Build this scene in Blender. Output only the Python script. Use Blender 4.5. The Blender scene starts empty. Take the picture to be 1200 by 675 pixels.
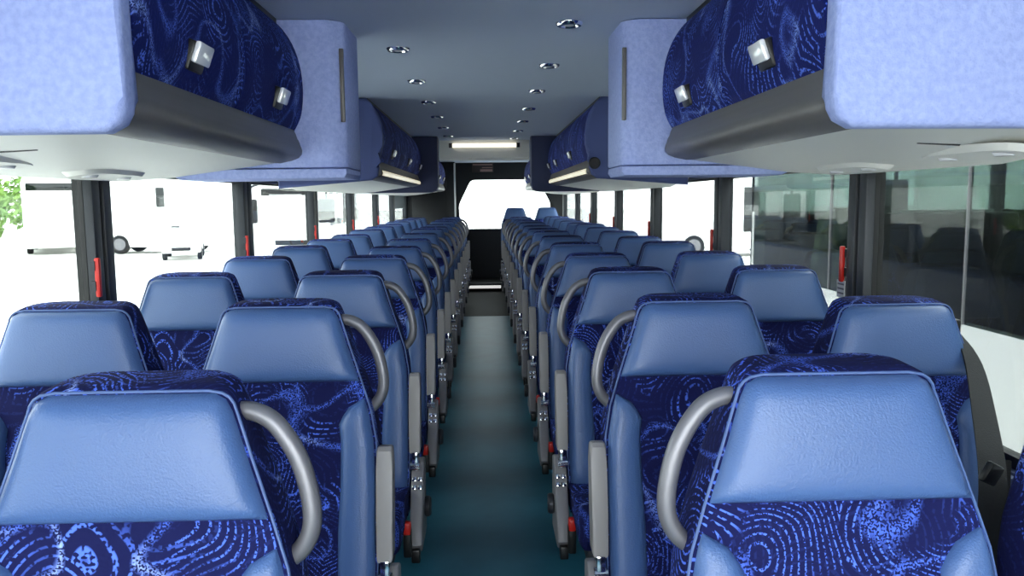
import bpy, bmesh, math, random
from mathutils import Vector, Matrix
PI = math.pi
random.seed(7)
C = bpy.context.scene.collection
sc = bpy.context.scene
EYE = 1.42           # eye height above the aisle floor
GROUND = -1.18       # parking lot below the aisle floor

# ------------------------------------------------------------------ materials
def lin(c):
    return tuple(((v/255)/12.92 if v/255 <= .04045 else ((v/255+.055)/1.055)**2.4) for v in c) + (1,)
MATS = {}
def mat(name, rgb, rough=.5, metal=0, bump=None, spec=.5, emit=None, vary=None, coat=0):
    m = bpy.data.materials.new(name); m.use_nodes = True
    nt = m.node_tree; b = nt.nodes['Principled BSDF']
    b.inputs['Base Color'].default_value = lin(rgb)
    b.inputs['Roughness'].default_value = rough
    b.inputs['Metallic'].default_value = metal
    b.inputs['Specular IOR Level'].default_value = spec
    b.inputs['Coat Weight'].default_value = coat
    tc = None
    def coord():
        nonlocal tc
        if tc is None: tc = nt.nodes.new('ShaderNodeTexCoord')
        return tc.outputs['Object']
    if bump:
        sc_, st, ds = bump
        n = nt.nodes.new('ShaderNodeTexNoise'); n.inputs['Scale'].default_value = sc_; n.inputs['Detail'].default_value = 3
        nt.links.new(coord(), n.inputs['Vector'])
        bp = nt.nodes.new('ShaderNodeBump'); bp.inputs['Strength'].default_value = st; bp.inputs['Distance'].default_value = ds
        nt.links.new(n.outputs['Fac'], bp.inputs['Height']); nt.links.new(bp.outputs['Normal'], b.inputs['Normal'])
    if vary:
        sc_, rgb2 = vary
        n = nt.nodes.new('ShaderNodeTexNoise'); n.inputs['Scale'].default_value = sc_; n.inputs['Detail'].default_value = 4
        nt.links.new(coord(), n.inputs['Vector'])
        r = nt.nodes.new('ShaderNodeValToRGB')
        r.color_ramp.elements[0].position = .35; r.color_ramp.elements[1].position = .65
        r.color_ramp.elements[0].color = lin(rgb); r.color_ramp.elements[1].color = lin(rgb2)
        nt.links.new(n.outputs['Fac'], r.inputs['Fac']); nt.links.new(r.outputs['Color'], b.inputs['Base Color'])
    if emit:
        b.inputs['Emission Color'].default_value = lin(rgb); b.inputs['Emission Strength'].default_value = emit
    MATS[name] = m
    return m

def fabric(name, base, line, pale, scale, ring, lo=.47):
    """Navy moquette with dashed, concentric pale-blue arcs gathered in patches."""
    m = bpy.data.materials.new(name); m.use_nodes = True
    nt = m.node_tree; N = nt.nodes; L = nt.links
    b = N['Principled BSDF']; b.inputs['Roughness'].default_value = .85; b.inputs['Specular IOR Level'].default_value = .2
    b.inputs['Sheen Weight'].default_value = 0
    tc = N.new('ShaderNodeTexCoord'); oi = N.new('ShaderNodeObjectInfo')
    def math_(op, a, b_=None, c=None):
        n = N.new('ShaderNodeMath'); n.operation = op
        for i, v in enumerate((a, b_, c)):
            if v is None: continue
            if isinstance(v, (int, float)): n.inputs[i].default_value = v
            else: L.new(v, n.inputs[i])
        return n.outputs[0]
    sh = N.new('ShaderNodeVectorMath'); sh.operation = 'SCALE'; sh.inputs[0].default_value = (3.1, 1.7, 2.3)
    L.new(oi.outputs['Random'], sh.inputs['Scale'])
    ad = N.new('ShaderNodeVectorMath'); ad.operation = 'ADD'
    L.new(tc.outputs['Object'], ad.inputs[0]); L.new(sh.outputs[0], ad.inputs[1])
    # gentle warp so that the arcs are not true circles
    nz = N.new('ShaderNodeTexNoise'); nz.inputs['Scale'].default_value = 5; nz.inputs['Detail'].default_value = 1
    L.new(ad.outputs[0], nz.inputs['Vector'])
    wp = N.new('ShaderNodeVectorMath'); wp.operation = 'MULTIPLY_ADD'
    L.new(nz.outputs['Color'], wp.inputs[0]); wp.inputs[1].default_value = (.11,)*3; L.new(ad.outputs[0], wp.inputs[2])
    vo = N.new('ShaderNodeTexVoronoi'); vo.inputs['Scale'].default_value = scale
    L.new(wp.outputs[0], vo.inputs['Vector'])
    ringv = math_('SINE', math_('MULTIPLY', vo.outputs['Distance'], 2*PI/(ring*scale)))
    dn = N.new('ShaderNodeTexNoise'); dn.inputs['Scale'].default_value = 190; dn.inputs['Detail'].default_value = 0
    L.new(ad.outputs[0], dn.inputs['Vector'])
    dash = N.new('ShaderNodeMapRange'); dash.inputs[1].default_value = .43; dash.inputs[2].default_value = .53
    L.new(dn.outputs['Fac'], dash.inputs[0])
    rl = N.new('ShaderNodeMapRange'); rl.inputs[1].default_value = .45; rl.inputs[2].default_value = .85
    L.new(ringv, rl.inputs[0])
    pn = N.new('ShaderNodeTexNoise'); pn.inputs['Scale'].default_value = scale*1.3; pn.inputs['Detail'].default_value = 1.5
    L.new(wp.outputs[0], pn.inputs['Vector'])
    patch = N.new('ShaderNodeMapRange'); patch.inputs[1].default_value = lo; patch.inputs[2].default_value = lo+.13
    L.new(pn.outputs['Fac'], patch.inputs[0])
    lines = math_('MULTIPLY', math_('MULTIPLY', rl.outputs[0], dash.outputs[0]), math_('MULTIPLY_ADD', patch.outputs[0], .95, .05))
    # brighter feathered ridges
    rn = N.new('ShaderNodeTexNoise'); rn.inputs['Scale'].default_value = scale*.75; rn.inputs['Detail'].default_value = 1
    L.new(wp.outputs[0], rn.inputs['Vector'])
    rd = math_('ABSOLUTE', math_('SUBTRACT', rn.outputs['Fac'], .5))
    rm = N.new('ShaderNodeMapRange'); rm.inputs[1].default_value = .022; rm.inputs[2].default_value = .0
    L.new(rd, rm.inputs[0])
    fn = N.new('ShaderNodeTexNoise'); fn.inputs['Scale'].default_value = 330; fn.inputs['Detail'].default_value = 0
    L.new(ad.outputs[0], fn.inputs['Vector'])
    fd = N.new('ShaderNodeMapRange'); fd.inputs[1].default_value = .45; fd.inputs[2].default_value = .55
    L.new(fn.outputs['Fac'], fd.inputs[0])
    ridge = math_('MULTIPLY', math_('MULTIPLY', rm.outputs[0], fd.outputs[0]), .8)
    # a second, tighter set of arcs in other patches
    v2 = N.new('ShaderNodeTexVoronoi'); v2.inputs['Scale'].default_value = scale*.7
    o2 = N.new('ShaderNodeVectorMath'); o2.operation = 'ADD'; o2.inputs[1].default_value = (4.3, 1.9, 7.7)
    L.new(wp.outputs[0], o2.inputs[0]); L.new(o2.outputs[0], v2.inputs['Vector'])
    r2 = math_('SINE', math_('MULTIPLY', v2.outputs['Distance'], 2*PI/(ring*.8*scale*.7)))
    m2 = N.new('ShaderNodeMapRange'); m2.inputs[1].default_value = .5; m2.inputs[2].default_value = .9
    L.new(r2, m2.inputs[0])
    p2 = N.new('ShaderNodeTexNoise'); p2.inputs['Scale'].default_value = scale*1.1; p2.inputs['Detail'].default_value = 1
    L.new(o2.outputs[0], p2.inputs['Vector'])
    q2 = N.new('ShaderNodeMapRange'); q2.inputs[1].default_value = .52; q2.inputs[2].default_value = .62
    L.new(p2.outputs['Fac'], q2.inputs[0])
    lines2 = math_('MULTIPLY', math_('MULTIPLY', m2.outputs[0], q2.outputs[0]), fd.outputs[0])
    fac = math_('MAXIMUM', math_('MAXIMUM', lines, lines2), ridge)
    mx1 = N.new('ShaderNodeMix'); mx1.data_type = 'RGBA'
    mx1.inputs[6].default_value = lin(line); mx1.inputs[7].default_value = lin(pale)
    L.new(math_('MULTIPLY', patch.outputs[0], rm.outputs[0]), mx1.inputs[0])
    mx = N.new('ShaderNodeMix'); mx.data_type = 'RGBA'
    mx.inputs[6].default_value = lin(base); L.new(mx1.outputs[2], mx.inputs[7]); L.new(fac, mx.inputs[0])
    L.new(mx.outputs[2], b.inputs['Base Color'])
    bp = N.new('ShaderNodeBump'); bp.inputs['Strength'].default_value = .3; bp.inputs['Distance'].default_value = .002
    L.new(dn.outputs['Fac'], bp.inputs['Height']); L.new(bp.outputs['Normal'], b.inputs['Normal'])
    MATS[name] = m
    return m

def glass(name, tint, refl=1.0, rough=0, ior=1.5):
    m = bpy.data.materials.new(name); m.use_nodes = True
    nt = m.node_tree; N = nt.nodes; L = nt.links
    N.remove(N['Principled BSDF']); out = N['Material Output']
    t = N.new('ShaderNodeBsdfTransparent'); t.inputs[0].default_value = tint + (1,)
    g = N.new('ShaderNodeBsdfGlossy'); g.inputs['Roughness'].default_value = rough; g.inputs['Color'].default_value = (refl,)*3 + (1,)
    f = N.new('ShaderNodeFresnel'); ge = N.new('ShaderNodeNewGeometry'); mr = N.new('ShaderNodeMapRange')   # the same reflectance on either face of the pane
    mr.inputs[3].default_value = ior; mr.inputs[4].default_value = 1/ior
    L.new(ge.outputs['Backfacing'], mr.inputs[0]); L.new(mr.outputs[0], f.inputs['IOR'])
    mx = N.new('ShaderNodeMixShader'); L.new(f.outputs[0], mx.inputs[0]); L.new(t.outputs[0], mx.inputs[1]); L.new(g.outputs[0], mx.inputs[2])
    L.new(mx.outputs[0], out.inputs['Surface'])
    MATS[name] = m
    return m

LEATHER = mat('leather', (73, 101, 150), .33, bump=(300, .45, .002), spec=.5)
FABRIC = fabric('fabric', (15, 20, 70), (86, 120, 236), (165, 188, 252), 6.5, .0115, .49)
DOORFAB = fabric('door_fabric', (20, 30, 98), (92, 124, 230), (150, 176, 246), 4.5, .016, .45)
PIPING = mat('piping', (72, 98, 150), .5)
SILVER = mat('silver', (122, 121, 126), .42, .5)
ARMGREY = mat('arm_grey', (144, 140, 139), .42)
PANELGREY = mat('panel_grey', (122, 120, 124), .45)
CATCH = mat('catch_glint', (252, 252, 252), .14, .12, coat=.6)  # white stands in for the sky reflected in chrome
CHROME = mat('chrome', (235, 235, 238), .12, 1)
BLACKP = mat('black_plastic', (16, 16, 18), .4)
REDP = mat('red_plastic', (200, 32, 22), .4)
DARKMETAL = mat('dark_metal', (46, 48, 54), .45, .3)
VINYL = mat('blue_vinyl', (154, 168, 222), .7, bump=(160, .5, .004), spec=.3, vary=(70, (170, 184, 232)))
RAILGREY = mat('rail_grey', (100, 97, 95), .42)
CREAM = mat('cream_plastic', (226, 226, 220), .5)
CEIL = mat('ceiling_lining', (184, 196, 216), .75, bump=(220, .2, .002), spec=.3)
WALLIN = mat('wall_lining', (70, 80, 110), .7)
PILLAR = mat('pillar_black', (40, 44, 50), .5)
RUBBER = mat('rubber', (14, 15, 17), .6)
FLOOR = mat('floor_vinyl', (40, 100, 120), .40, bump=(30, .05, .002), vary=(6, (46, 108, 128)), spec=.25)
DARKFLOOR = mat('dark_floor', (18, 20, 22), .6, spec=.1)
DARKWALL = mat('rear_panel', (20, 22, 26), .6)
TEALP = mat('white_metal_edge', (225, 225, 228), .3)
WHITEPAINT = mat('white_paint', (248, 248, 247), .3, coat=.3)
NAVYPAINT = mat('navy_paint', (18, 24, 56), .3)
DARKGLASS = mat('dark_glass', (14, 20, 22), .06, spec=.6)
GROUNDM = mat('concrete', (232, 230, 226), .85, vary=(.6, (222, 221, 216)))
TYRE = mat('tyre', (22, 22, 22), .8)
LEAF = mat('leaf', (86, 128, 52), .6, vary=(.7, (128, 160, 70)))
BARK = mat('bark', (80, 66, 50), .9)
LAMP = mat('lamp_tube', (255, 246, 226), .4, emit=1.2)
STEPGLOW = mat('glow_bar', (240, 240, 236), .4, emit=.75)  # added glow stands in for light reflected by the pale bar
STRIPGLOW = mat('strip_glow', (240, 232, 205), .4, emit=.65)
LENS = mat('lens', (205, 206, 210), .2)
WEB = mat('belt_webbing', (18, 19, 22), .7, bump=(300, .5, .002))
SIGNB = mat('sign_brown', (70, 58, 54), .5)
SIGNP = mat('sign_pink', (176, 140, 132), .5)
SKIN_BEIGE = mat('beige_cloth', (196, 200, 160), .7)
GLASS = glass('window_glass', (.52, .545, .535), .6, ior=1.3)     # each pane has two faces
CLEAR = glass('clear_glass', (.85, .865, .86))
TINT = glass('tinted_glass', (.50, .56, .54))

# ------------------------------------------------------------------ helpers
def obj(name, bm, m, parent=None, smooth=True, ang=35):
    me = bpy.data.meshes.new(name)
    bmesh.ops.recalc_face_normals(bm, faces=bm.faces)
    if smooth:
        for f in bm.faces: f.smooth = True
        ca = math.radians(ang)
        for e in bm.edges:
            if len(e.link_faces) == 2 and e.calc_face_angle(0) > ca: e.smooth = False
    bm.to_mesh(me); bm.free()
    me.materials.append(m)
    o = bpy.data.objects.new(name, me); C.objects.link(o)
    if parent: o.parent = parent
    return o
def tag(o, label, cat, group=None, kind=None):
    o['label'] = label; o['category'] = cat
    if group: o['group'] = group
    if kind: o['kind'] = kind
    return o
def thing(name, label, cat, loc=(0, 0, 0), rz=0, group=None):
    o = bpy.data.objects.new(name, None); C.objects.link(o); o.empty_display_size = .05
    o.location = loc; o.rotation_euler = (0, 0, rz)
    return tag(o, label, cat, group)
def struct(name, bm, m, parent=None, label=None, cat=None, smooth=True):
    o = obj(name, bm, m, parent, smooth)
    if parent is None:
        o['kind'] = 'structure'
        if label: o['label'] = label; o['category'] = cat
    return o
def copy_tree(o, parent=None):
    c = o.copy(); C.objects.link(c)
    if parent: c.parent = parent
    for ch in o.children: copy_tree(ch, c)
    return c
def box(bm, x0, x1, y0, y1, z0, z1, bev=0, seg=2):
    vs = [bm.verts.new((x, y, z)) for x in (x0, x1) for y in (y0, y1) for z in (z0, z1)]
    F = [(0, 1, 3, 2), (4, 6, 7, 5), (0, 4, 5, 1), (2, 3, 7, 6), (0, 2, 6, 4), (1, 5, 7, 3)]
    fs = [bm.faces.new([vs[i] for i in f]) for f in F]
    if bev:
        es = {e for f in fs for e in f.edges}
        bmesh.ops.bevel(bm, geom=list(es), offset=bev, segments=seg, profile=.5, affect='EDGES', clamp_overlap=True)
def B(*a, **k):
    bm = bmesh.new(); box(bm, *a, **k); return bm
def prism(bm, pts, a, b, axis, bev=0, seg=2):
    """Closed outline pts extruded from a to b along axis ('x','y','z')."""
    def P(p, t): return {'x': (t, p[0], p[1]), 'y': (p[0], t, p[1]), 'z': (p[0], p[1], t)}[axis]
    A = [bm.verts.new(P(p, a)) for p in pts]; Bv = [bm.verts.new(P(p, b)) for p in pts]
    n = len(pts); fs = [bm.faces.new(A), bm.faces.new(Bv[::-1])]
    caps = list(fs)
    for i in range(n): fs.append(bm.faces.new([A[i], Bv[i], Bv[(i+1) % n], A[(i+1) % n]]))
    if bev:
        es = {e for f in caps for e in f.edges}
        bmesh.ops.bevel(bm, geom=list(es), offset=bev, segments=seg, profile=.5, affect='EDGES', clamp_overlap=True)
def PR(*a, **k):
    bm = bmesh.new(); prism(bm, *a, **k); return bm
def tube(bm, pts, r, n=10, cap=True, flat=None):
    """Sweep a circle (or a flat strap (half width, half thickness, side vector)) along pts."""
    pts = [Vector(p) for p in pts]; rings = []
    up = None
    for i, p in enumerate(pts):
        d = (pts[min(i+1, len(pts)-1)] - pts[max(i-1, 0)]).normalized()
        if up is None:
            up = Vector((0, 0, 1)) if abs(d.z) < .9 else Vector((1, 0, 0))
        u = (up - d*up.dot(d)).normalized(); v = d.cross(u); up = u
        if flat:
            s = Vector(flat[2](i/(len(pts)-1)) if callable(flat[2]) else flat[2]); s = (s - d*s.dot(d)).normalized(); t = d.cross(s)
            rings.append([bm.verts.new(p + s*a*flat[0] + t*b*flat[1]) for a, b in ((-1, -1), (1, -1), (1, 1), (-1, 1))])
        else:
            rr = r[i] if isinstance(r, (list, tuple)) else r
            rings.append([bm.verts.new(p + (u*math.cos(2*PI*k/n) + v*math.sin(2*PI*k/n))*rr) for k in range(n)])
    m = len(rings[0])
    for a, b in zip(rings, rings[1:]):
        for k in range(m): bm.faces.new([a[k], a[(k+1) % m], b[(k+1) % m], b[k]])
    if cap: bm.faces.new(rings[0][::-1]); bm.faces.new(rings[-1])
def spline(pts, n=6):
    pts = [Vector(p) for p in pts]; out = []
    for i in range(len(pts)-1):
        p0, p1, p2, p3 = pts[max(i-1, 0)], pts[i], pts[i+1], pts[min(i+2, len(pts)-1)]
        for k in range(n):
            t = k/n
            out.append(.5*((2*p1) + (p2-p0)*t + (2*p0-5*p1+4*p2-p3)*t*t + (3*p1-p0-3*p2+p3)*t**3))
    return out + [pts[-1]]
def lathe(bm, prof, n=24, c=(0, 0, 0), axis='z'):
    rings = []
    for r, h in prof:
        ring = []
        for k in range(n):
            a = 2*PI*k/n; x, y = r*math.cos(a), r*math.sin(a)
            p = {'z': (x, y, h), 'x': (h, x, y), 'y': (x, h, y)}[axis]
            ring.append(bm.verts.new((p[0]+c[0], p[1]+c[1], p[2]+c[2])))
        rings.append(ring)
    for a, b in zip(rings, rings[1:]):
        for k in range(n): bm.faces.new([a[k], a[(k+1) % n], b[(k+1) % n], b[k]])
    bm.faces.new(rings[0][::-1]); bm.faces.new(rings[-1])
def interp(tab, z):
    if z <= tab[0][0]: return tab[0][1]
    for (a, va), (b, vb) in zip(tab, tab[1:]):
        if z <= b: return va + (vb-va)*(z-a)/(b-a)
    return tab[-1][1]

# ------------------------------------------------------------------ coach seat
# seat frame: x = across, -y = the way the passenger faces, z up; y=0 at the lower edge of the headrest pad
HALF = [(.38, .218), (.55, .226), (.75, .228), (.86, .224), (.93, .212), (1.0, .190), (1.08, .163), (1.13, .147), (1.155, .1385), (1.168, .133), (1.174, .129), (1.18, .122)]
def yf(z): return (z-1.0)*.16
def thick(z): return interp([(.4, .13), (.9, .13), (1.05, .12), (1.2, .095)], z)
def make_back():
    bm = bmesh.new(); rings = []
    zs = [.38, .46, .55, .65, .75, .82, .88, .93, .965, 1.0, 1.04, 1.08, 1.11, 1.135, 1.153, 1.163, 1.170, 1.175]
    def ring(z, w, f, b):
        rf, rb = .010, .045
        pts = []
        for cx, cy, r, a0 in ((w-rf, f+rf, rf, -90), (w-rb, b-rb, rb, 0), (-w+rb, b-rb, rb, 90), (-w+rf, f+rf, rf, 180)):
            for k in range(5):
                a = math.radians(a0 + 90*k/4)
                pts.append((cx + r*math.cos(a), cy + r*math.sin(a)))
        lo = .004*min(max((z-1.10)/.08, 0), 1)        # the top slopes up from the front edge to the crest behind
        return [bm.verts.new((x, y, z - lo*(1-(y-f)/(b-f)))) for x, y in pts]
    for z in zs:
        f = yf(z); rings.append(ring(z, interp(HALF, z), f, f+thick(z)))
    f = yf(1.2); t = thick(1.2)
    for z, w, i in ((1.1795, .121, .003), (1.183, .114, .009), (1.1845, .100, .024)):
        rings.append(ring(z, w, f+i, f+t-i*.6))
    n = len(rings[0])
    for a, b in zip(rings, rings[1:]):
        for k in range(n): bm.faces.new([a[k], a[(k+1) % n], b[(k+1) % n], b[k]])
    bm.faces.new(rings[0][::-1]); bm.faces.new(rings[-1])
    return bm
def pad_mesh(outline, nu, nv, puff):
    """outline(v) -> (x left, x right, z); puff(u, v) -> height above the front face. A skirt tucks it into the back."""
    bm = bmesh.new(); G = []
    for j in range(nv+1):
        v = j/nv; xl, xr, z = outline(v); row = []
        for i in range(nu+1):
            u = -1 + 2*i/nu; x = xl + (xr-xl)*(u+1)/2
            row.append(bm.verts.new((x, yf(z) - puff(u, v*2-1), z)))
        G.append(row)
    for j in range(nv):
        for i in range(nu): bm.faces.new([G[j][i], G[j][i+1], G[j+1][i+1], G[j+1][i]])
    loop = G[0] + [G[j][nu] for j in range(1, nv+1)] + G[nv][-2::-1] + [G[j][0] for j in range(nv-1, 0, -1)]
    sk = [bm.verts.new((p.co.x, yf(p.co.z)+.012, p.co.z)) for p in loop]
    m = len(loop)
    for k in range(m): bm.faces.new([loop[k], sk[k], sk[(k+1) % m], loop[(k+1) % m]])
    return bm
def head_outline(v):
    z0, z1, r = 1.0, 1.170, .026
    z = z0 + (z1-z0)*v
    w = interp(HALF, min(z, 1.155)) - .006
    d = z1 - z
    if d < r: w -= (r - math.sqrt(max(r*r-(r-d)**2, 0)))*.8
    return -w, w, z
def head_puff(u, v):
    e = (1-abs(u)**7)*(1-abs(v)**8)
    return .004 + .024*max(e, 0)**.5 + .006*(1-u*u)*(1-v*v)
def bolster_outline(s):
    def f(v):
        z = .46 + (.958-.46)*v
        outer = interp(HALF, z) - .007
        t = .958 - z
        w = (.070+.016*min(t/.3, 1))*min(1, (t/.055))**.5 if t > 0 else 0
        w = max(w, .003)
        a, b = s*outer, s*(outer-w)
        return (min(a, b), max(a, b), z)
    return f
def bol_puff(u, v):
    return .004 + .020*max((1-abs(u)**3)*(1-abs(v)**10), 0)**.7

def make_seat(aisle):
    """aisle: +1 / -1 = side on which the grab handle and armrest stand, 0 = none (window seat)."""
    t = thing('coach_seat', 'coach seat', 'seat')
    obj('backrest', make_back(), FABRIC, t)
    obj('headrest_pad', pad_mesh(head_outline, 28, 20, head_puff), LEATHER, t, ang=60)
    for s in (-1, 1):
        obj('side_bolster', pad_mesh(bolster_outline(s), 8, 26, bol_puff), LEATHER, t, ang=60)
    # piping round the front edge
    path = []
    for z in (.46, .6, .75, .86, .93, .965, 1.0, 1.04, 1.08, 1.12, 1.145):
        path.append((-interp(HALF, z)+.001, yf(z)+.003, z))
    for a in range(1, 4):
        an = a/4*PI/2; path.append((-.140+.028*(1-math.cos(an)), yf(1.16)+.001, 1.145+.027*math.sin(an)))
    path.append((-.104, yf(1.172)+.001, 1.173))
    full = path + [(-x, y, z) for x, y, z in path[::-1]]
    bm = bmesh.new(); tube(bm, full, .0023, 6); obj('piping', bm, PIPING, t)
    bm = bmesh.new()
    prism(bm, [(.02, .40), (-.36, .38), (-.425, .395), (-.44, .43), (-.42, .475), (-.36, .495), (-.2, .49), (-.05, .475), (.02, .47)], -.222, .222, 'x', .02, 3)
    obj('seat_cushion', bm, FABRIC, t)
    bm = bmesh.new(); box(bm, -.20, .20, -.38, .06, .335, .39, .01)
    box(bm, -.03, .03, -.22, -.12, .03, .34, .008); box(bm, -.06, .06, -.34, .04, 0, .04, .008)
    obj('seat_base', bm, DARKMETAL, t)
    if aisle:
        a = aisle
        h = spline([(a*.120, .055, 1.132), (a*.150, .052, 1.138), (a*.186, .046, 1.122), (a*.218, .040, 1.075), (a*.234, .036, 1.02), (a*.236, .034, .975), (a*.222, .034, .942), (a*.196, .036, .920)], 6)
        bm = bmesh.new(); tube(bm, h, [.0155]+[.0135]*(len(h)-2)+[.0155], 12); obj('grab_handle', bm, SILVER, t)
        x0, x1 = a*.225, a*.262
        xa, xb = min(x0, x1), max(x0, x1)
        bm = bmesh.new()
        prism(bm, [(-.092, .592), (-.030, .592), (-.012, .70), (.004, .80), (.004, .83), (-.006, .846), (-.030, .848), (-.042, .840), (-.052, .80), (-.078, .68)], xa, xb, 'x', .007, 3)
        obj('armrest', bm, ARMGREY, t)
        xm = (xa+xb)/2
        bm = bmesh.new(); box(bm, xm-.011, xm+.011, -.094, -.04, .545, .596, .004)
        lathe(bm, [(.001, -.016), (.018, -.016), (.018, .016), (.001, .016)], 14, (xm, -.082, .545), 'x')
        obj('armrest_hinge', bm, CHROME, t)
        xc = xm + a*.008
        bm = bmesh.new()
        prism(bm, [(-.075, .555), (-.05, .565), (.0, .55), (.0, .30), (-.19, .30), (-.215, .33), (-.20, .38), (-.13, .47)], xc-.02, xc+.02, 'x', .006, 2)
        sp = obj('side_panel', bm, PANELGREY, t)
        n = Vector((0, -.84, .54))
        for dz in (0, 1):
            for dx in (-1, 1):
                y, z = (-.104-.016*dz), (.508-.022*dz)
                bm = bmesh.new(); box(bm, -.0075, .0075, -.006, .006, -.0075, .0075, .003)
                bmesh.ops.rotate(bm, verts=bm.verts, cent=(0, 0, 0), matrix=Matrix.Rotation(-.57, 3, 'X'))
                bmesh.ops.translate(bm, verts=bm.verts, vec=(xc+dx*.0095, y, z))
                obj('recline_button', bm, CHROME, sp)
        xk = xm - a*.016
        bm = bmesh.new(); box(bm, xk-.013, xk+.013, -.240, -.208, .30, .392, .006)
        bk = obj('seat_belt_buckle', bm, BLACKP, t)
        bm = bmesh.new(); box(bm, xk-.0115, xk+.0115, -.243, -.211, .375, .415, .006)
        obj('release_button', bm, REDP, bk)
        bm = bmesh.new(); box(bm, xc-.014, xc+.014, -.225, -.19, .275, .318, .005)
        obj('footrest_clip', bm, BLACKP, t)
        lathe_bm = bmesh.new(); lathe(lathe_bm, [(.001, 0), (.03, 0), (.034, .006), (.034, .016), (.028, .022), (.001, .022)], 20, (xc+a*.018 if a > 0 else xc-.04, -.06, .40), 'x')
        obj('pivot_cap', lathe_bm, DARKMETAL, t)
    return t

ORD = ['first', 'second', 'third', 'fourth', 'fifth', 'sixth', 'seventh', 'eighth', 'ninth', 'tenth', 'eleventh', 'twelfth', 'thirteenth', 'fourteenth']
XA, XW, Y1, PITCH, NR = .488, .989, 1.06, .80, 14
protos = {}
TWEAK = {(0, 0, 0): (0, 0, .992), (1, 1, 0): (.012, 0, 1.0), (1, 0, 0): (.006, .0, 1.0), (1, 1, 1): (0, 0, .988), (0, 1, 1): (.012, 0, 1.0)}
rs = random.Random(3)
SEATS = {}
for side in (0, 1):                                   # 0: the side towards the open lot, 1: the side of the neighbouring coach
    sg = -1 if side == 0 else 1
    for k in range(NR):
        for w in (0, 1):
            ais = 0 if w else -sg
            if ais not in protos: protos[ais] = make_seat(ais); o = protos[ais]
            else: o = copy_tree(protos[ais])
            dx, dy, sz = TWEAK.get((side, k, w), (0, 0, 1))
            if k > 2: dy = rs.uniform(-.012, .012); sz = rs.uniform(.994, 1.004)
            o.location = (sg*(XW if w else XA) + (dx if k else 0), Y1 + k*PITCH + dy, 0)
            o.scale = (1, 1, sz)
            where = 'window seat' if w else 'aisle seat with grab handle'
            extra = {(1, 1, 1): '; dark belt'}.get((side, k, w), '')
            o['label'] = 'blue leather %s in the %s row %s of the aisle%s' % (where, ORD[k], 'left' if side == 0 else 'right', extra)
            o['category'] = 'seat'; o['group'] = 'coach seats in rows along the aisle'
            SEATS[(side, k, w)] = o
# two higher seats of the rear bench
REAR_STEP = .13
for j, (x, a) in enumerate(((.47, 0), (.97, 0))):
    o = copy_tree(protos[0]); o.location = (x, 12.55, REAR_STEP); o.scale = (1, 1, .985)
    o['label'] = ['dark raised rear seat next to the aisle in front of the bright rear window', 'dark raised rear seat in the corner on the right by the rear window'][j]
    o['category'] = 'seat'; o['group'] = 'coach seats in rows along the aisle'
# shoulder belt of the second window seat on the right: a part of that seat
st = SEATS[(1, 1, 1)]
def loc(o, p): return (p[0]-o.location.x, p[1]-o.location.y, p[2]/o.scale.z)
bm = bmesh.new()
tube(bm, [loc(st, p) for p in spline([(1.150, 1.99, 1.10), (1.155, 1.92, 1.085), (1.150, 1.83, 1.03), (1.09, 1.68, .93), (1.035, 1.56, .845), (1.018, 1.53, .75), (1.015, 1.53, .60), (1.03, 1.56, .46)], 5)], 0, flat=(.026, .0016, lambda t: Vector((.35, .95, 0)).lerp(Vector((.8, -.5, -.1)), min(t*1.6, 1))))
belt = obj('seat_belt', bm, WEB, st)
bm = bmesh.new()
tube(bm, [loc(st, p) for p in spline([(1.085, 1.62, .86), (1.06, 1.58, .72), (1.05, 1.57, .58), (1.05, 1.58, .46)], 5)], 0, flat=(.024, .0016, (.8, -.6, 0)))
obj('lap_strap', bm, WEB, belt)
bm = bmesh.new(); box(bm, -.034, .034, -.008, .008, -.022, .022, .006)
bmesh.ops.rotate(bm, verts=bm.verts, cent=(0, 0, 0), matrix=Matrix.Rotation(.5, 3, 'Y') @ Matrix.Rotation(.6, 3, 'Z'))
bmesh.ops.translate(bm, verts=bm.verts, vec=loc(st, (.992, 1.50, .872)))
obj('belt_tongue', bm, BLACKP, belt)
bm = bmesh.new(); box(bm, -.02, .02, -.012, .012, -.02, .02, .006)
bmesh.ops.translate(bm, verts=bm.verts, vec=loc(st, (1.172, 1.96, 1.09)))
obj('belt_guide', bm, BLACKP, belt)

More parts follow.
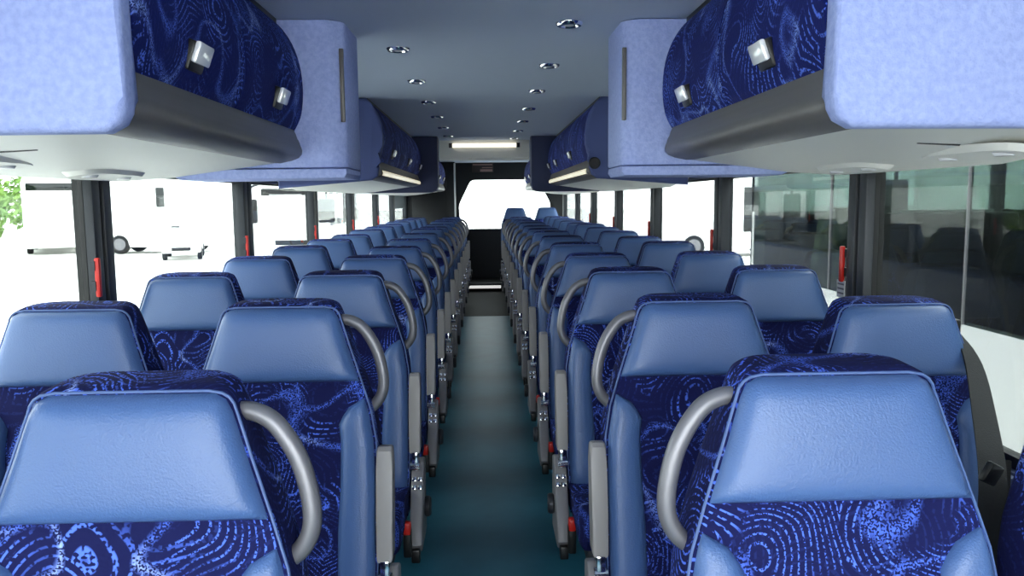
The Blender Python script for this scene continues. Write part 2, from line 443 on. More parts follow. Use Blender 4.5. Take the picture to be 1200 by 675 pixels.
# ------------------------------------------------------------------ coach shell
WX, YF, YR, SILL, HEAD, TOP = 1.25, -1.15, 13.3, .76, 1.53, 2.03
struct('floor', B(-1.27, 1.27, YF, 9.75, -.08, 0), FLOOR)
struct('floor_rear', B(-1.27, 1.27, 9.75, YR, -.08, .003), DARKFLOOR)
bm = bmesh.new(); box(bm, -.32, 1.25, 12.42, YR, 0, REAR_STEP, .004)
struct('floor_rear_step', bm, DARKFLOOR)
bm = bmesh.new(); box(bm, -1.30, 1.30, YF, YR+.05, TOP, TOP+.10)
struct('ceiling', bm, CEIL)
for s, nm in ((-1, 'left'), (1, 'right')):
    xa, xb = (WX, WX+.07)
    bm = bmesh.new()
    box(bm, min(s*xa, s*xb), max(s*xa, s*xb), YF, YR, -1.0, SILL)
    box(bm, min(s*xa, s*xb), max(s*xa, s*xb), YF, YR, HEAD, TOP+.05)
    # rubbing strip below the sill
    box(bm, min(s*(xa-.02), s*xa), max(s*(xa-.02), s*xa), YF, YR, SILL-.05, SILL-.005, .006)
    struct('wall_'+nm, bm, WALLIN)
    bm = bmesh.new(); x0, x1 = s*(xb+.001), s*(xb+.02)
    box(bm, min(x0, x1), max(x0, x1), YF, YR, .2, SILL-.02); box(bm, min(x0, x1), max(x0, x1), YF, YR, HEAD+.05, TOP+.1)
    struct('wall_outer_'+nm, bm, NAVYPAINT)  # unseen side made navy to keep its reflection in the neighbour's panes dark
    struct('wall_skirt_'+nm, B(min(x0, x1), max(x0, x1), YF, YR, -1.0, .199), WHITEPAINT)  # unseen skirt made white to bounce light onto the neighbouring coach
PIL = [-.75, .93, 2.645, 4.25, 5.93, 7.60, 9.36, 11.0, 12.75]
wn = 0; tn = 0
for s in (-1, 1):
    for p in PIL:
        hw = .066 if p < 3 else .075
        bm = bmesh.new()
        x0, x1 = s*(WX-.004), s*(WX+.07)
        X = lambda a, b: (min(s*a, s*b), max(s*a, s*b))
        box(bm, *X(WX-.012, WX+.05), p-hw, p-.012, SILL, HEAD, .008)
        box(bm, *X(WX+.012, WX+.05), p-.012, p+.012, SILL, HEAD)
        box(bm, *X(WX-.012, WX+.05), p+.012, p+hw, SILL, HEAD, .008)
        tn += 1; struct('trim_%d' % tn, bm, PILLAR)
    for a, b in zip(PIL, PIL[1:] + [YR+.1]):
        y0, y1 = a+.06, min(b-.06, YR)
        if y1-y0 < .3: continue
        wn += 1
        bm = bmesh.new(); g = .03
        X = lambda a_, b_: (min(s*a_, s*b_), max(s*a_, s*b_))
        box(bm, *X(WX+.018, WX+.05), y0-.02, y0+.008, SILL-.01, HEAD+.01); box(bm, *X(WX+.018, WX+.05), y1-.008, y1+.02, SILL-.01, HEAD+.01)
        box(bm, *X(WX+.018, WX+.05), y0, y1, SILL-.01, SILL+g); box(bm, *X(WX+.018, WX+.05), y0, y1, HEAD-.012, HEAD+.01)
        w = struct('window_%d' % wn, bm, RUBBER)
        bm = bmesh.new(); box(bm, *X(WX+.032, WX+.036), y0+.01, y1-.01, SILL+.005, HEAD)
        obj('glass_pane', bm, GLASS, w)
# last window towards the rear on the left has a grey blind across its upper part
o = obj('window_blind', B(-WX-.012, -WX-.004, 11.1, 12.55, 1.31, 1.52, bev=.003), mat('blind_grey', (128, 136, 140), .7))
tag(o, 'grey blind drawn over the top of the last small window on the left', 'blind')

# front end of the coach (behind the viewer) with its windscreen
bm = bmesh.new()
box(bm, -1.27, 1.27, YF-.06, YF, -1.0, .55); box(bm, -1.27, 1.27, YF-.06, YF, 2.0, TOP+.1)
for s in (-1, 1): box(bm, min(s*1.17, s*1.27), max(s*1.17, s*1.27), YF-.06, YF, .55, 2.0)
box(bm, -.03, .03, YF-.06, YF, .55, 2.0)
struct('wall_front', bm, WALLIN)
wn += 1
struct('window_%d' % wn, B(-1.17, 1.17, YF-.04, YF-.035, .55, 2.0), CLEAR)

# rear wall with its hexagonal window
def wall_with_hole(outer, hole, y0, y1):
    bm = bmesh.new()
    for y in (y0, y1):
        a = [bm.verts.new((p[0], y, p[1])) for p in outer]; b = [bm.verts.new((p[0], y, p[1])) for p in hole]
        es = [bm.edges.new((a[i], a[(i+1) % len(a)])) for i in range(len(a))] + [bm.edges.new((b[i], b[(i+1) % len(b)])) for i in range(len(b))]
        bmesh.ops.triangle_fill(bm, edges=es, use_beauty=True)
        if y == y0: b0 = b
        else: b1 = b
    n = len(hole)
    for i in range(n): bm.faces.new([b0[i], b1[i], b1[(i+1) % n], b0[(i+1) % n]])
    return bm
def rounded(poly, r, n=5):
    out = []; m = len(poly)
    for i, p in enumerate(poly):
        p = Vector(p); a = (Vector(poly[i-1])-p).normalized(); b = (Vector(poly[(i+1) % m])-p).normalized()
        for k in range(n+1):
            t = k/n
            out.append(tuple((p+a*r)*(1-t)**2 + p*2*t*(1-t) + (p+b*r)*t*t))
    return out
z = EYE
hexw = rounded([(-.23, z+.33), (.88, z+.33), (1.085, z-.06), (1.06, z-.475), (-.41, z-.475), (-.435, z-.08)], .07)
bm = wall_with_hole([(-1.27, 0), (1.27, 0), (1.27, 2.05), (-1.27, 2.05)], hexw, YR, YR+.06)
struct('wall_rear', bm, DARKWALL, smooth=False)
wn += 1
bm = bmesh.new(); prism(bm, hexw, YR+.03, YR+.034, 'y')
struct('window_%d' % wn, bm, GLASS)
# lavatory cubicle in the rear corner with a pale metal corner edge
t = thing('lavatory_cubicle', 'dark lavatory cubicle in the rear left corner with a pale metal corner edge', 'cubicle', (0, 0, 0))
obj('cubicle_wall', B(-1.235, -.475, 12.75, 13.28, 0, 2.02), DARKWALL, t)
obj('corner_edge', B(-.487, -.463, 12.73, 12.765, .05, 2.0, bev=.006), TEALP, t)
obj('door_leaf', B(-1.15, -.60, 12.735, 12.755, .05, 1.9, bev=.005), DARKWALL, t)
# step edge; its bar glows in place of reflecting metal
t = thing('step_edge', 'pale glowing step edge across the far end of the aisle', 'step edge', (0, 0, 0))
obj('nosing', B(-.30, .245, 12.375, 12.42, .07, .134, bev=.006), DARKMETAL, t)
obj('glow_bar', B(-.285, .23, 12.362, 12.378, .055, .098, bev=.005), STEPGLOW, t)
for x in (-.31, .255):
    bm = bmesh.new(); lathe(bm, [(.001, -.03), (.03, -.03), (.036, 0), (.03, .03), (.001, .03)], 14, (x, 12.37, .20))
    box(bm, x-.012, x+.012, 12.36, 12.385, 0, .19); obj('edge_post', bm, SILVER, t)

# ------------------------------------------------------------------ overhead racks
DOORP = [(.700, 2.022), (.672, 1.995), (.640, 1.945), (.618, 1.880), (.610, 1.81), (.612, 1.75), (.622, 1.70), (.645, 1.655)]
RAILP = [(.66, 1.668), (.641, 1.66), (.634, 1.645), (.630, 1.628), (.625, 1.616), (.618, 1.602), (.615, 1.590), (.617, 1.578), (.628, 1.567), (.65, 1.558), (.69, 1.550), (.74, 1.552), (.74, 1.66)]
UNDER = [(.68, 1.556), (1.05, 1.506), (1.24, 1.494), (1.24, 1.56), (.72, 1.60)]
def mir(p, s): return [(s*x, z) for x, z in p]
def rack(s, y0, y1, ndoor, label, group, cap_profile, capmat, handle_y=None, railmat=RAILGREY, y_cap=.06):
    t = thing('luggage_rack', label, 'luggage rack', (0, 0, 0), 0, group)
    yc = y0 + y_cap
    # end cap
    bm = bmesh.new(); prism(bm, mir(cap_profile, s), y0, yc, 'y', .018, 4)
    obj('end_cap', bm, capmat, t)
    # doors
    L = (y1-yc)/ndoor
    outer = DOORP; inner = [(x+.035, zz) for x, zz in DOORP[::-1]]
    sm = [tuple(p) for p in [(v.x, v.y) for v in spline([(x, zz, 0) for x, zz in outer], 3)]]
    prof = sm + [(x+.03, zz) for x, zz in sm[::-1]]
    for i in range(ndoor):
        a, b = yc + i*L + .004, yc + (i+1)*L - .004
        bm = bmesh.new(); prism(bm, mir(prof, s), a, b, 'y', .006, 2)
        d = obj('rack_door', bm, DOORFAB, t)
        hy = handle_y[i] if handle_y else (a+b)/2
        # handle: chrome paddle, its reflection painted white, on a black base, tipped down a little
        def put(bm):
            R = Matrix.Rotation(-s*math.radians(20), 3, 'Y')
            bmesh.ops.rotate(bm, verts=bm.verts, cent=(0, 0, 0), matrix=R)
            bmesh.ops.translate(bm, verts=bm.verts, vec=(s*.606, hy, 1.735)); return bm
        bm = bmesh.new(); box(bm, *(sorted((-s*.004, s*.02))), -.040, .046, -.040, .022, .005)
        hb = obj('handle_base', put(bm), BLACKP, d)
        bm = bmesh.new(); box(bm, *(sorted((-s*.016, -s*.003))), -.042, .042, -.022, .024, .005)
        obj('handle', put(bm), CATCH, d)
    # rail with rounded far end
    bm = bmesh.new(); prism(bm, mir(RAILP, s), y0+.022, y1-.012, 'y', .012, 3)
    obj('rail', bm, railmat, t)
    bm = bmesh.new(); rings = []
    for yy, flat in ((y0+.02, 1), (y0+.5, 0), (y1, 0)):      # the tray starts level behind the end panel, then slopes to the window
        rings.append([bm.verts.new((s*x, yy, max(zz, 1.5395) if flat else zz)) for x, zz in UNDER])
    for a, b in zip(rings, rings[1:]):
        for i in range(5): bm.faces.new([a[i], a[(i+1) % 5], b[(i+1) % 5], b[i]])
    bm.faces.new(rings[0]); bm.faces.new(rings[-1][::-1])
    u = obj('underside', bm, CREAM, t)
    obj('top_channel', B(*sorted((s*.715, s*.69)), y0+.02, y1, 1.985, 2.028), BLACKP, t)
    return t, u
def lozenge(bm, cx, cy, rx, ry, z0, z1, slope, n=24):
    lo, hi = [], []
    for k in range(n):
        a = 2*PI*k/n
        ca, sa = math.copysign(abs(math.cos(a))**.6, math.cos(a)), math.copysign(abs(math.sin(a))**.6, math.sin(a))
        hi.append(bm.verts.new((cx+rx*ca, cy+ry*sa, z1+slope*rx*ca))); lo.append(bm.verts.new((cx+.8*rx*ca, cy+.92*ry*sa, z0+slope*.8*rx*ca)))
    for k in range(n): bm.faces.new([hi[k], hi[(k+1) % n], lo[(k+1) % n], lo[k]])
    bm.faces.new(lo); bm.faces.new(hi[::-1])
CAPA = [(.612, 2.03), (.611, 1.60), (.613, 1.575), (.624, 1.555), (.650, 1.541), (1.235, 1.538), (1.235, 2.03)]
CAPB = [(.70, 2.03)] + [(x-.004, zz) for x, zz in DOORP[1:]] + [(.63, 1.62), (.64, 1.57), (.68, 1.545), (1.235, 1.50), (1.235, 2.03)]
DEEPNAVY = mat('deep_navy_vinyl', (46, 54, 88), .7)
VINYLB = mat('navy_vinyl', (84, 96, 146), .7, bump=(160, .3, .003), spec=.3)
for s, sd in ((-1, 'left'), (1, 'right')):
    t, u = rack(s, 1.40, 2.775, 2, 'first overhead luggage rack on the %s, pale blue end panel and two patterned doors' % sd, 'overhead luggage racks', CAPA, VINYL, (1.765, 2.455))
    for cy, dz in ((1.72, .009), (2.30, 0)):
        bm = bmesh.new(); lozenge(bm, s*1.06, cy, .06, .18, 1.494+dz, 1.508+dz, -s*.13); lp = obj('reading_light_panel', bm, CREAM, u)
        for dy in (-.1, .1):
            bm = bmesh.new(); lathe(bm, [(.001, 1.490+dz), (.018, 1.490+dz), (.022, 1.496+dz), (.022, 1.50+dz), (.001, 1.50+dz)], 14, (s*1.06, cy+dy, 0)); obj('light_lens', bm, LENS, lp)
    bm = bmesh.new(); tube(bm, [(s*.90, 1.66, 1.531), (s*.99, 1.66, 1.526)], .0035, 6); obj('air_slot', bm, BLACKP, u)
    # partition with slot and lower lip
    p = thing('partition', 'tall blue vinyl partition after the first luggage rack on the %s, slotted edge' % sd, 'partition', (0, 0, 0), 0, 'overhead partitions')
    bm = bmesh.new()
    prism(bm, [(s*x, y) for x, y in [(.535, 2.78), (.520, 2.784), (.482, 2.81), (.473, 2.83), (.471, 3.08), (.485, 3.10), (1.235, 3.10), (1.235, 2.78)]], 1.535, 2.028, 'z', .008, 2)
    obj('panel', bm, VINYL, p)
    bm = bmesh.new(); prism(bm, mir([(.472, 1.532), (.470, 1.515), (.480, 1.50), (1.03, 1.497), (1.05, 1.505), (1.075, 1.532)], s), 2.77, 3.08, 'y', .006, 2)
    obj('lower_lip', bm, VINYL, p)
    bm = bmesh.new(); box(bm, *sorted((s*.476, s*.490)), 2.796, 2.81, 1.69, 1.935, .002)
    obj('vent_slot', bm, RAILGREY, p)
    # second rack
    t, u = rack(s, 4.85, 7.75, 3, 'second overhead luggage rack on the %s, further back, dark doors with bright catches' % sd, 'overhead luggage racks', CAPB, VINYLB, (5.42, 6.55, 7.62) if s < 0 else (5.74, 6.9, 7.6))
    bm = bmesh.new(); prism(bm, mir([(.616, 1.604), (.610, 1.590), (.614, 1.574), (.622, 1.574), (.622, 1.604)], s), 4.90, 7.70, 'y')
    obj('glow_strip', bm, STRIPGLOW, t)  # pale strip along the rail with a weak glow
    if s > 0:
        bm = bmesh.new(); lathe(bm, [(.001, -.012), (.03, -.012), (.036, -.004), (.036, .004), (.001, .004)], 20, (.66, 4.848, 1.635), 'y')
        obj('round_vent', bm, BLACKP, t)
    p = thing('partition', 'dark navy end partition behind the second luggage rack on the %s' % sd, 'partition', (0, 0, 0), 0, 'overhead partitions')
    yy = 7.78 if s < 0 else 7.5+.28
    bm = bmesh.new(); prism(bm, mir([(.45, 2.028), (.45, 1.56), (.47, 1.515), (.52, 1.497), (1.235, 1.497), (1.235, 2.028)], s), yy, yy+.22, 'y', .01, 2)
    obj('panel', bm, DEEPNAVY, p)
    t, u = rack(s, 8.3, 12.45, 4, 'rearmost overhead luggage rack on the %s, near the rear window' % sd, 'overhead luggage racks', CAPB, VINYLB)

# ------------------------------------------------------------------ ceiling fittings
def spot_light(x, y, i, sd):
    t = thing('ceiling_spotlight', '%s round chrome ceiling spotlight from the front on the %s of the aisle' % (ORD[i], sd), 'ceiling light', (x, y, TOP), 0, 'round ceiling spotlights')
    bm = bmesh.new(); lathe(bm, [(.026, -.004), (.032, -.012), (.042, -.011), (.047, -.004), (.048, .0), (.03, .0)], 24); obj('bezel', bm, CHROME, t)
    bm = bmesh.new(); lathe(bm, [(.001, -.013), (.014, -.011), (.026, -.004), (.026, 0), (.001, 0)], 20); obj('lens', bm, LENS, t)
for i in range(6): spot_light(-.343, 3.32+.88*i, i, 'left')
for i in range(7): spot_light(.300, 2.86+.87*i, i, 'right')
t = thing('ceiling_drop_panel', 'cream ceiling panel with a lamp strip across the aisle towards the rear', 'ceiling panel', (0, 8.3, 0))
bm = bmesh.new(); prism(bm, [(0, 1.85), (.02, 1.832), (.06, 1.826), (.55, 1.90), (.55, 2.028), (0, 2.028)], -.46, .46, 'x', .004, 2); obj('panel', bm, CREAM, t)
bm = bmesh.new(); prism(bm, [(-.03, 1.965), (-.022, 1.957), (.0, 1.957), (.0, 1.995), (-.03, 1.995)], -.33, .33, 'x', .003, 2); obj('lamp_strip', bm, LAMP, t)
for x in (-.345, .345):
    bm = bmesh.new(); box(bm, x-.018, x+.018, -.034, 0, 1.953, 1.999, .004); obj('lamp_end', bm, DARKMETAL, t)
t = thing('rear_sign', 'small framed brownish sign above the bright rear window', 'sign', (-.033, YR, EYE+.537))
obj('sign_board', B(-.175, .175, -.02, 0, -.085, .085, bev=.006), SIGNB, t)
for z0, z1, x0 in ((-.072, -.035, -.04), (-.015, -.002, -.01), (.03, .05, -.16)):
    obj('sign_stripe', B(x0, .16, -.024, -.018, z0, z1), SIGNP, t)
# red window release handles at the pillars
k = 0
for s, sd in ((-1, 'left'), (1, 'right')):
    for i, p in enumerate(PIL[2:7]):
        y = p-.075 if s < 0 else p+.08
        t = thing('window_release_handle', 'red emergency window release handle on the %s window pillar, %s side' % (ORD[i], sd), 'handle', (s*(WX-.018), y, 1.20), 0, 'red window release handles')
        bm = bmesh.new(); box(bm, -.008, .008, -.009, .009, -.075, .05, .005); obj('lever', bm, REDP, t)
        bm = bmesh.new(); box(bm, *sorted((s*.004, s*.018)), -.012, .012, -.055, -.025); obj('bracket', bm, DARKMETAL, t)
        obj('bracket', B(*sorted((s*.004, s*.018)), -.012, .012, .01, .04), DARKMETAL, t)
t = thing('notice_sticker', 'small white notice sticker below the red handle on the right window pillar', 'sticker', (WX-.014, 2.735, 1.10))
obj('sticker_sheet', B(-.001, .001, -.03, .03, -.03, .03), mat('paper_white', (225, 225, 222), .6), t)
for q in range(3): obj('print_line', B(-.0018, -.0008, -.024, .024, -.018+q*.016, -.012+q*.016), PANELGREY, t)

# ------------------------------------------------------------------ the lot outside
bm = bmesh.new(); box(bm, -150, 150, -120, 220, GROUND-.2, GROUND); struct('ground', bm, GROUNDM)
def wheel(parent, x, y, r=.5, w=.28):
    s = 1 if x > 0 else -1
    bm = bmesh.new(); lathe(bm, [(.3*r, -w/2), (.9*r, -w/2), (r, -w/3), (r, w/3), (.9*r, w/2), (.3*r, w/2)], 28, (x, y, r), 'x'); wo = obj('wheel', bm, TYRE, parent)
    bm = bmesh.new(); lathe(bm, [(.05*r, s*w*.36), (.5*r, s*w*.40), (.62*r, s*w*.54)], 20, (x, y, r), 'x'); obj('hub', bm, SILVER, wo)
def coach(label, x, y, rz, L=12, W=2.6, H=3.7, band=(1.75, 3.0), screen=(1.5, 3.1), nwin=6, grille=True, mirrors=True, doors=(), dest=False, wheels=None):
    """Front faces local -y."""
    t = thing('parked_coach', label, 'coach', (x, y, GROUND), rz, 'white vehicles parked in the lot')
    hw = W/2
    bm = bmesh.new()
    prism(bm, [(-hw+.06, .35), (-hw, .5), (-hw, H-.35), (-hw+.08, H-.12), (-hw+.35, H), (hw-.35, H), (hw-.08, H-.12), (hw, H-.35), (hw, .5), (hw-.06, .35)], 0, L, 'y', .12, 3)
    obj('body', bm, WHITEPAINT, t)
    for s in (-1, 1):
        wl = (L-1.6)/max(nwin, 1)
        for i in range(nwin):
            bm = bmesh.new(); box(bm, *sorted((s*(hw-.01), s*(hw+.012))), 1.2+i*wl, 1.2+(i+1)*wl-.1, band[0], band[1], .01); obj('side_window', bm, DARKGLASS, t)
        for yw in (wheels or (L*.22, L*.74)): wheel(t, s*(hw-.12), yw)
    for (s, y0, y1, z0, z1) in doors:
        bm = bmesh.new(); box(bm, *sorted((s*(hw-.01), s*(hw+.012))), y0, y1, z0, z1, .01); obj('door', bm, DARKGLASS, t)
    if screen:
        bm = bmesh.new(); box(bm, -hw+.22, hw-.22, -.015, .02, screen[0], screen[1], .01); obj('windscreen', bm, DARKGLASS, t)
    if grille:
        bm = bmesh.new(); box(bm, -.55, .55, -.02, .02, 1.14, 1.30, .01); obj('grille', bm, BLACKP, t)
        for s in (-1, 1):
            bm = bmesh.new(); lathe(bm, [(.001, -.03), (.10, -.03), (.13, 0), (.13, .02), (.001, .02)], 18, (s*(hw-.3), 0, .85), 'y'); obj('headlight', bm, LENS, t)
    if dest:
        bm = bmesh.new(); box(bm, -.95, .6, -.03, .02, H-.72, H-.5, .01); obj('header_band', bm, BLACKP, t)
    if mirrors:
        for s in (-1, 1):
            bm = bmesh.new(); tube(bm, spline([(s*(hw-.1), .05, H-.35), (s*(hw+.1), -.35, H-.5), (s*(hw+.12), -.45, H-.9)], 4), .04, 8)
            mo = obj('mirror_arm', bm, BLACKP, t)
            bm = bmesh.new(); box(bm, s*(hw+.12)-.28, s*(hw+.12)+.28, -.6, -.4, H-1.65, H-.85, .07, 3); obj('mirror', bm, BLACKP, mo)
    return t
coach('white coach seen end-on beside the trees, narrow dark window across its top', -22.15, 42, .45, L=9, W=2.75, H=4.05, screen=(3.3, 3.68), nwin=0, grille=False, mirrors=False)
coach('white shuttle bus standing broadside, one dark window and a dark door', -14.6, 43.2, PI/2, L=5.7, W=2.4, H=4.6, wheels=(1.0, 4.3), screen=None, nwin=0, grille=False, mirrors=False)
sh = bpy.data.objects['parked_coach.001']
coach('white coach facing this way with black mirrors and a dark grille slot', -6.6, 27.5, .05, L=11, W=2.3, H=3.55, screen=None, nwin=5, dest=True)
# side details of the shuttle (its visible side is the one towards us)
for nm, (y0, y1, z0, z1) in (('side_window', (1.9, 2.32, 2.4, 3.4)), ('door', (1.2, 1.62, .42, 1.42))):
    bm = bmesh.new(); box(bm, -1.215, -1.19, y0, y1, z0, z1, .01); obj(nm, bm, DARKGLASS, sh)
    bm = bmesh.new(); box(bm, 1.19, 1.215, y0, y1, z0, z1, .01); obj(nm, bm, DARKGLASS, sh)
# a car beside the shuttle
def car(label, x, y, rz):
    t = thing('parked_car', label, 'car', (x, y, GROUND), rz)
    bm = bmesh.new(); prism(bm, [(0, .35), (0, .75), (.15, .88), (1.1, .95), (1.7, 1.40), (3.0, 1.42), (3.7, 1.0), (4.2, .95), (4.3, .7), (4.3, .35)], -.82, .82, 'x', .08, 3)
    obj('body', bm, WHITEPAINT, t)
    bm = bmesh.new(); prism(bm, [(1.22, .97), (1.74, 1.36), (2.95, 1.38), (3.55, 1.02)], -.79, .79, 'x', .02, 2); obj('windows', bm, DARKGLASS, t)
    for s in (-1, 1):
        for yy in (.8, 3.4): wheel(t, s*.75, yy, .32, .2)
        bm = bmesh.new(); box(bm, s*.58-.14, s*.58+.14, -.02, .06, .6, .74, .02); obj('headlight', bm, LENS, t)
    bm = bmesh.new(); box(bm, -.4, .4, -.02, .04, .45, .6, .01); obj('grille', bm, BLACKP, t)
    return t
car('pale car parked by the shuttle bus out on the lot', -13.75, 36.6, .3)
coach('white coach parked beyond the neighbouring coach, tall dark door pane', 14.3, 36, PI/2, L=7, W=2.5, H=4.3, screen=None, nwin=0, grille=False, mirrors=False)
o = bpy.data.objects['parked_coach.003']
for s in (-1, 1): obj('door', B(*sorted((s*1.24, s*1.262)), 2.35, 3.0, 1.1, 3.05, bev=.01), DARKGLASS, o)
# trees
def tree(label, x, y, h, r, seed):
    rr = random.Random(seed)
    t = thing('leafy_tree', label, 'tree', (x, y, GROUND), 0, 'trees at the edge of the lot')
    bm = bmesh.new(); tube(bm, [(0, 0, 0), (.05, .02, h*.35), (.1, 0, h*.7)], [.16, .12, .06], 8); obj('trunk', bm, BARK, t)
    bm = bmesh.new()
    for _ in range(1500):
        while True:
            p = Vector((rr.uniform(-1, 1), rr.uniform(-1, 1), rr.uniform(-1, 1)))
            if .25 < p.length < 1: break
        c = Vector((p.x*r, p.y*r, h*.56 + p.z*h*.45)); a = rr.uniform(.14, .30)
        n = Vector((rr.gauss(0, 1), rr.gauss(0, 1), rr.gauss(0, 1)+.6)).normalized(); u = n.orthogonal().normalized(); v = n.cross(u)
        q = [bm.verts.new(c + u*a*i + v*a*.6*j + n*a*.12*abs(i)) for i, j in ((-1, 0), (0, -1), (1, 0), (0, 1))]
        bm.faces.new(q)
    obj('foliage', bm, LEAF, t, smooth=False)
tree('tall green leafy tree at the left edge of the lot beside the end-on coach', -23.3, 37.5, 4.6, 1.25, 1)
tree('round green tree alongside the end-on white coach', -27.4, 43.0, 5.2, 1.8, 2)
tree('sunlit green tree beyond the roof of the end-on white coach', -31.6, 58, 5.0, 2.3, 3)
tree('small green shrub at the foot of the trees by the lot edge', -25.2, 39.0, 1.9, .8, 4)

# the coach parked alongside on the right: tinted windows one can look through
NX0, NX1, NY0, NY1 = 2.7, 5.25, -4.0, 8.05
t = thing('neighbouring_coach', 'white coach with dark tinted windows parked close alongside on the right', 'coach', (0, 0, GROUND))
G0 = .69-GROUND; GT = 2.15-GROUND
bm = bmesh.new(); FS = 1.28-GROUND
prism(bm, [(NX0, .35), (NX1, .35), (NX1, FS), (NX1-.06, FS), (NX1-.06, .95), (NX0+.06, .95), (NX0+.06, G0), (NX0, G0)], NY0, NY1, 'y')
box(bm, NX0+.001, NX1-.001, NY1-.06, NY1+.001, .36, FS-.001); box(bm, NX0, NX1, NY0, NY0+.06, .9, GT)
obj('body', bm, WHITEPAINT, t)
bm = bmesh.new(); prism(bm, [(NX0, GT), (NX0+.03, GT+.25), (NX0+.3, GT+.5), (NX1-.3, GT+.5), (NX1-.03, GT+.25), (NX1, GT)], NY0, NY1, 'y', .05, 3); obj('roof', bm, WHITEPAINT, t)
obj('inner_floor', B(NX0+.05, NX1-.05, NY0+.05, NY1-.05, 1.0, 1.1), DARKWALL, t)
obj('inner_ceiling', B(NX0+.05, NX1-.05, NY0+.05, NY1-.05, GT-.06, GT-.005), DARKWALL, t)  # inner linings coloured dark to stand in for the unlit interior
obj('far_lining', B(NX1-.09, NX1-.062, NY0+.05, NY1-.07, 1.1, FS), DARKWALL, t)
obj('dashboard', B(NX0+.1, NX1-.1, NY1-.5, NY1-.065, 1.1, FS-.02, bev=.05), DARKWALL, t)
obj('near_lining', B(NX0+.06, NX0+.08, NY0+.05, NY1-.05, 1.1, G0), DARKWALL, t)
seams = [-4.0, -1.0, .8, 2.6, 4.41, 6.2, NY1]
for i, (a, b) in enumerate(zip(seams, seams[1:])):
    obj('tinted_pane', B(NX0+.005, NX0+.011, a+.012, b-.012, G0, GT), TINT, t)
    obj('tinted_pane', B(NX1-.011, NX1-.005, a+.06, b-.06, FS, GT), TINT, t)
    obj('window_seam', B(NX0-.004, NX0+.02, b-.007, b+.007, G0, GT), PANELGREY if i in (3, 4) else PILLAR, t)
    obj('window_post', B(NX1-.05, NX1-.0, b-.09, b+.09, FS, GT), PILLAR, t)
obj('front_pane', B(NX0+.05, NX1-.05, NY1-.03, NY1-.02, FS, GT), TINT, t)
def simple_seat(x, y):
    bm = bmesh.new()
    prism(bm, [(-.22, 1.1), (-.23, 1.9), (-.20, 2.15), (-.13, 2.34), (-.08, 2.38), (.08, 2.38), (.13, 2.34), (.20, 2.15), (.23, 1.9), (.22, 1.1)], 0, .12, 'y', .03, 2)
    bmesh.ops.translate(bm, verts=bm.verts, vec=(x, y, 0)); obj('passenger_seat', bm, MATS['silhouette_cloth'], t)
mat('silhouette_cloth', (20, 22, 26), .8)  # near-black puts the unlit silhouette into the seat colour
for yy in [i*.82-.6 for i in range(9)]:
    for xx in (3.1, 3.6, 4.45, 4.93): simple_seat(xx, yy)
bm = bmesh.new()
prism(bm, [(-.26, 1.1), (-.27, 2.0), (-.22, 2.42), (-.10, 2.5), (.10, 2.5), (.22, 2.42), (.27, 2.0), (.26, 1.1)], 0, .14, 'y', .04, 3)
bmesh.ops.translate(bm, verts=bm.verts, vec=(3.25, 7.1, 0)); obj('driver_seat', bm, SKIN_BEIGE, t)
for s in (0, 1):
    for yw in (-1.5, 5.9): wheel(t, (NX0+.13, NX1-.13)[s], yw)
tag(t, 'white coach with dark tinted windows parked close alongside on the right', 'coach')
coach('white coach standing on the far side of the neighbouring coach', 10.2, 4.5, PI, L=0.01+11, W=2.6, H=3.8, nwin=0, screen=(1.5, 3.1))
bpy.data.objects['parked_coach.004'].location = (10.2, 16.5, GROUND)

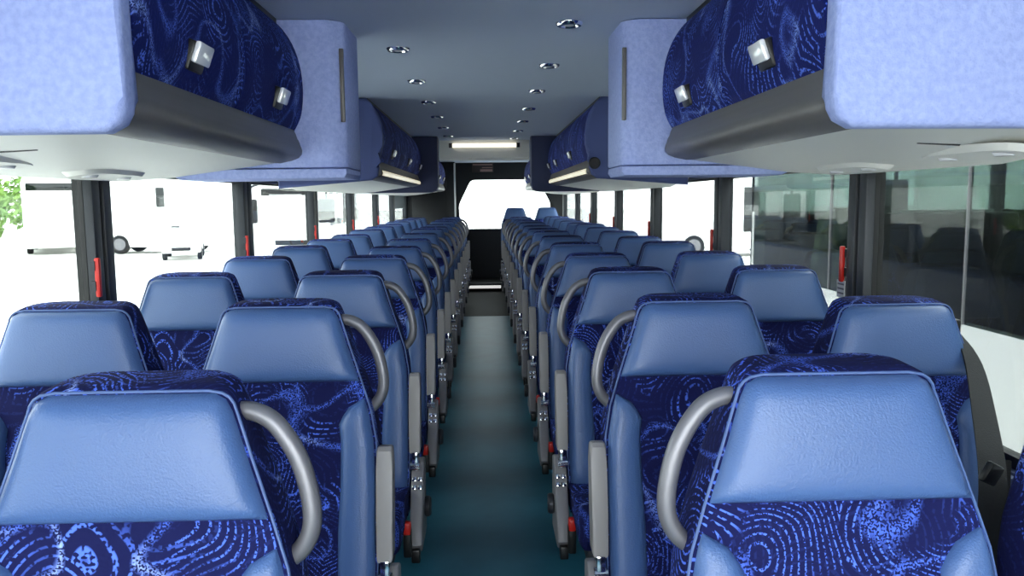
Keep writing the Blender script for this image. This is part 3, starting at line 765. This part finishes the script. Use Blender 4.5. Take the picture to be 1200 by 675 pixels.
# ------------------------------------------------------------------ light
w = bpy.data.worlds.new('World'); sc.world = w; w.use_nodes = True
nt = w.node_tree; bg = nt.nodes['Background']
bg.inputs['Color'].default_value = (.93, .97, 1, 1); bg.inputs['Strength'].default_value = 14.5
for s in (-1, 1):
    for p in ((YF, 4.2), (4.2, 9.0), (9.0, YR)):
        ld = bpy.data.lights.new('window_portal', 'AREA'); ld.shape = 'RECTANGLE'; ld.size = p[1]-p[0]; ld.size_y = HEAD-SILL
        ld.cycles.is_portal = True
        lo = bpy.data.objects.new('window_portal', ld); C.objects.link(lo)
        lo.location = (s*(WX+.075), (p[0]+p[1])/2, (HEAD+SILL)/2)
        lo.rotation_euler = (PI/2, 0, PI/2 if s > 0 else -PI/2)
for y, zz, sx, sy, rz in ((YF-.07, 1.27, 2.4, 1.5, PI), (YR+.07, EYE-.07, 1.6, .85, 0)):
    ld = bpy.data.lights.new('window_portal', 'AREA'); ld.shape = 'RECTANGLE'; ld.size = sx; ld.size_y = sy; ld.cycles.is_portal = True
    lo = bpy.data.objects.new('window_portal', ld); C.objects.link(lo); lo.location = (0 if y < 0 else .33, y, zz)
    lo.rotation_euler = (-PI/2 if y > 0 else PI/2, 0, 0)

# ------------------------------------------------------------------ camera
F_, YAW, PIT, ROL, CX = 937.0812, .0326, .1099, -.0099, -.0021
def ray(u, v):
    a, b = u-600, v-337.5
    c, s = math.cos(-ROL), math.sin(-ROL); a, b = c*a-s*b, s*a+c*b
    x, y, zz = a/F_, 1.0, -b/F_
    c, s = math.cos(PIT), math.sin(PIT); y, zz = c*y+s*zz, -s*y+c*zz
    c, s = math.cos(YAW), math.sin(YAW); x, y = c*x+s*y, -s*x+c*y
    return Vector((x, y, zz))
f = ray(600, 337.5).normalized(); r = (ray(700, 337.5)-ray(600, 337.5)).normalized(); u = r.cross(f)
cd = bpy.data.cameras.new('camera'); cam = bpy.data.objects.new('camera', cd); C.objects.link(cam)
M = Matrix((r, u, -f)).transposed().to_4x4(); M.translation = Vector((CX, 0, EYE)); cam.matrix_world = M
cd.sensor_width = 36; cd.lens = F_*36/1200; cd.clip_start = .02; cd.clip_end = 500
sc.camera = cam
vs = sc.view_settings
vs.view_transform = 'Standard'; vs.look = 'None'; vs.gamma = 1; vs.use_curve_mapping = False; vs.exposure = 0.0
sc.cycles.max_bounces = 10; sc.cycles.diffuse_bounces = 5; sc.cycles.transparent_max_bounces = 16
sc.cycles.use_denoising = True; sc.cycles.caustics_reflective = False
sc.cycles.sample_clamp_indirect = 20
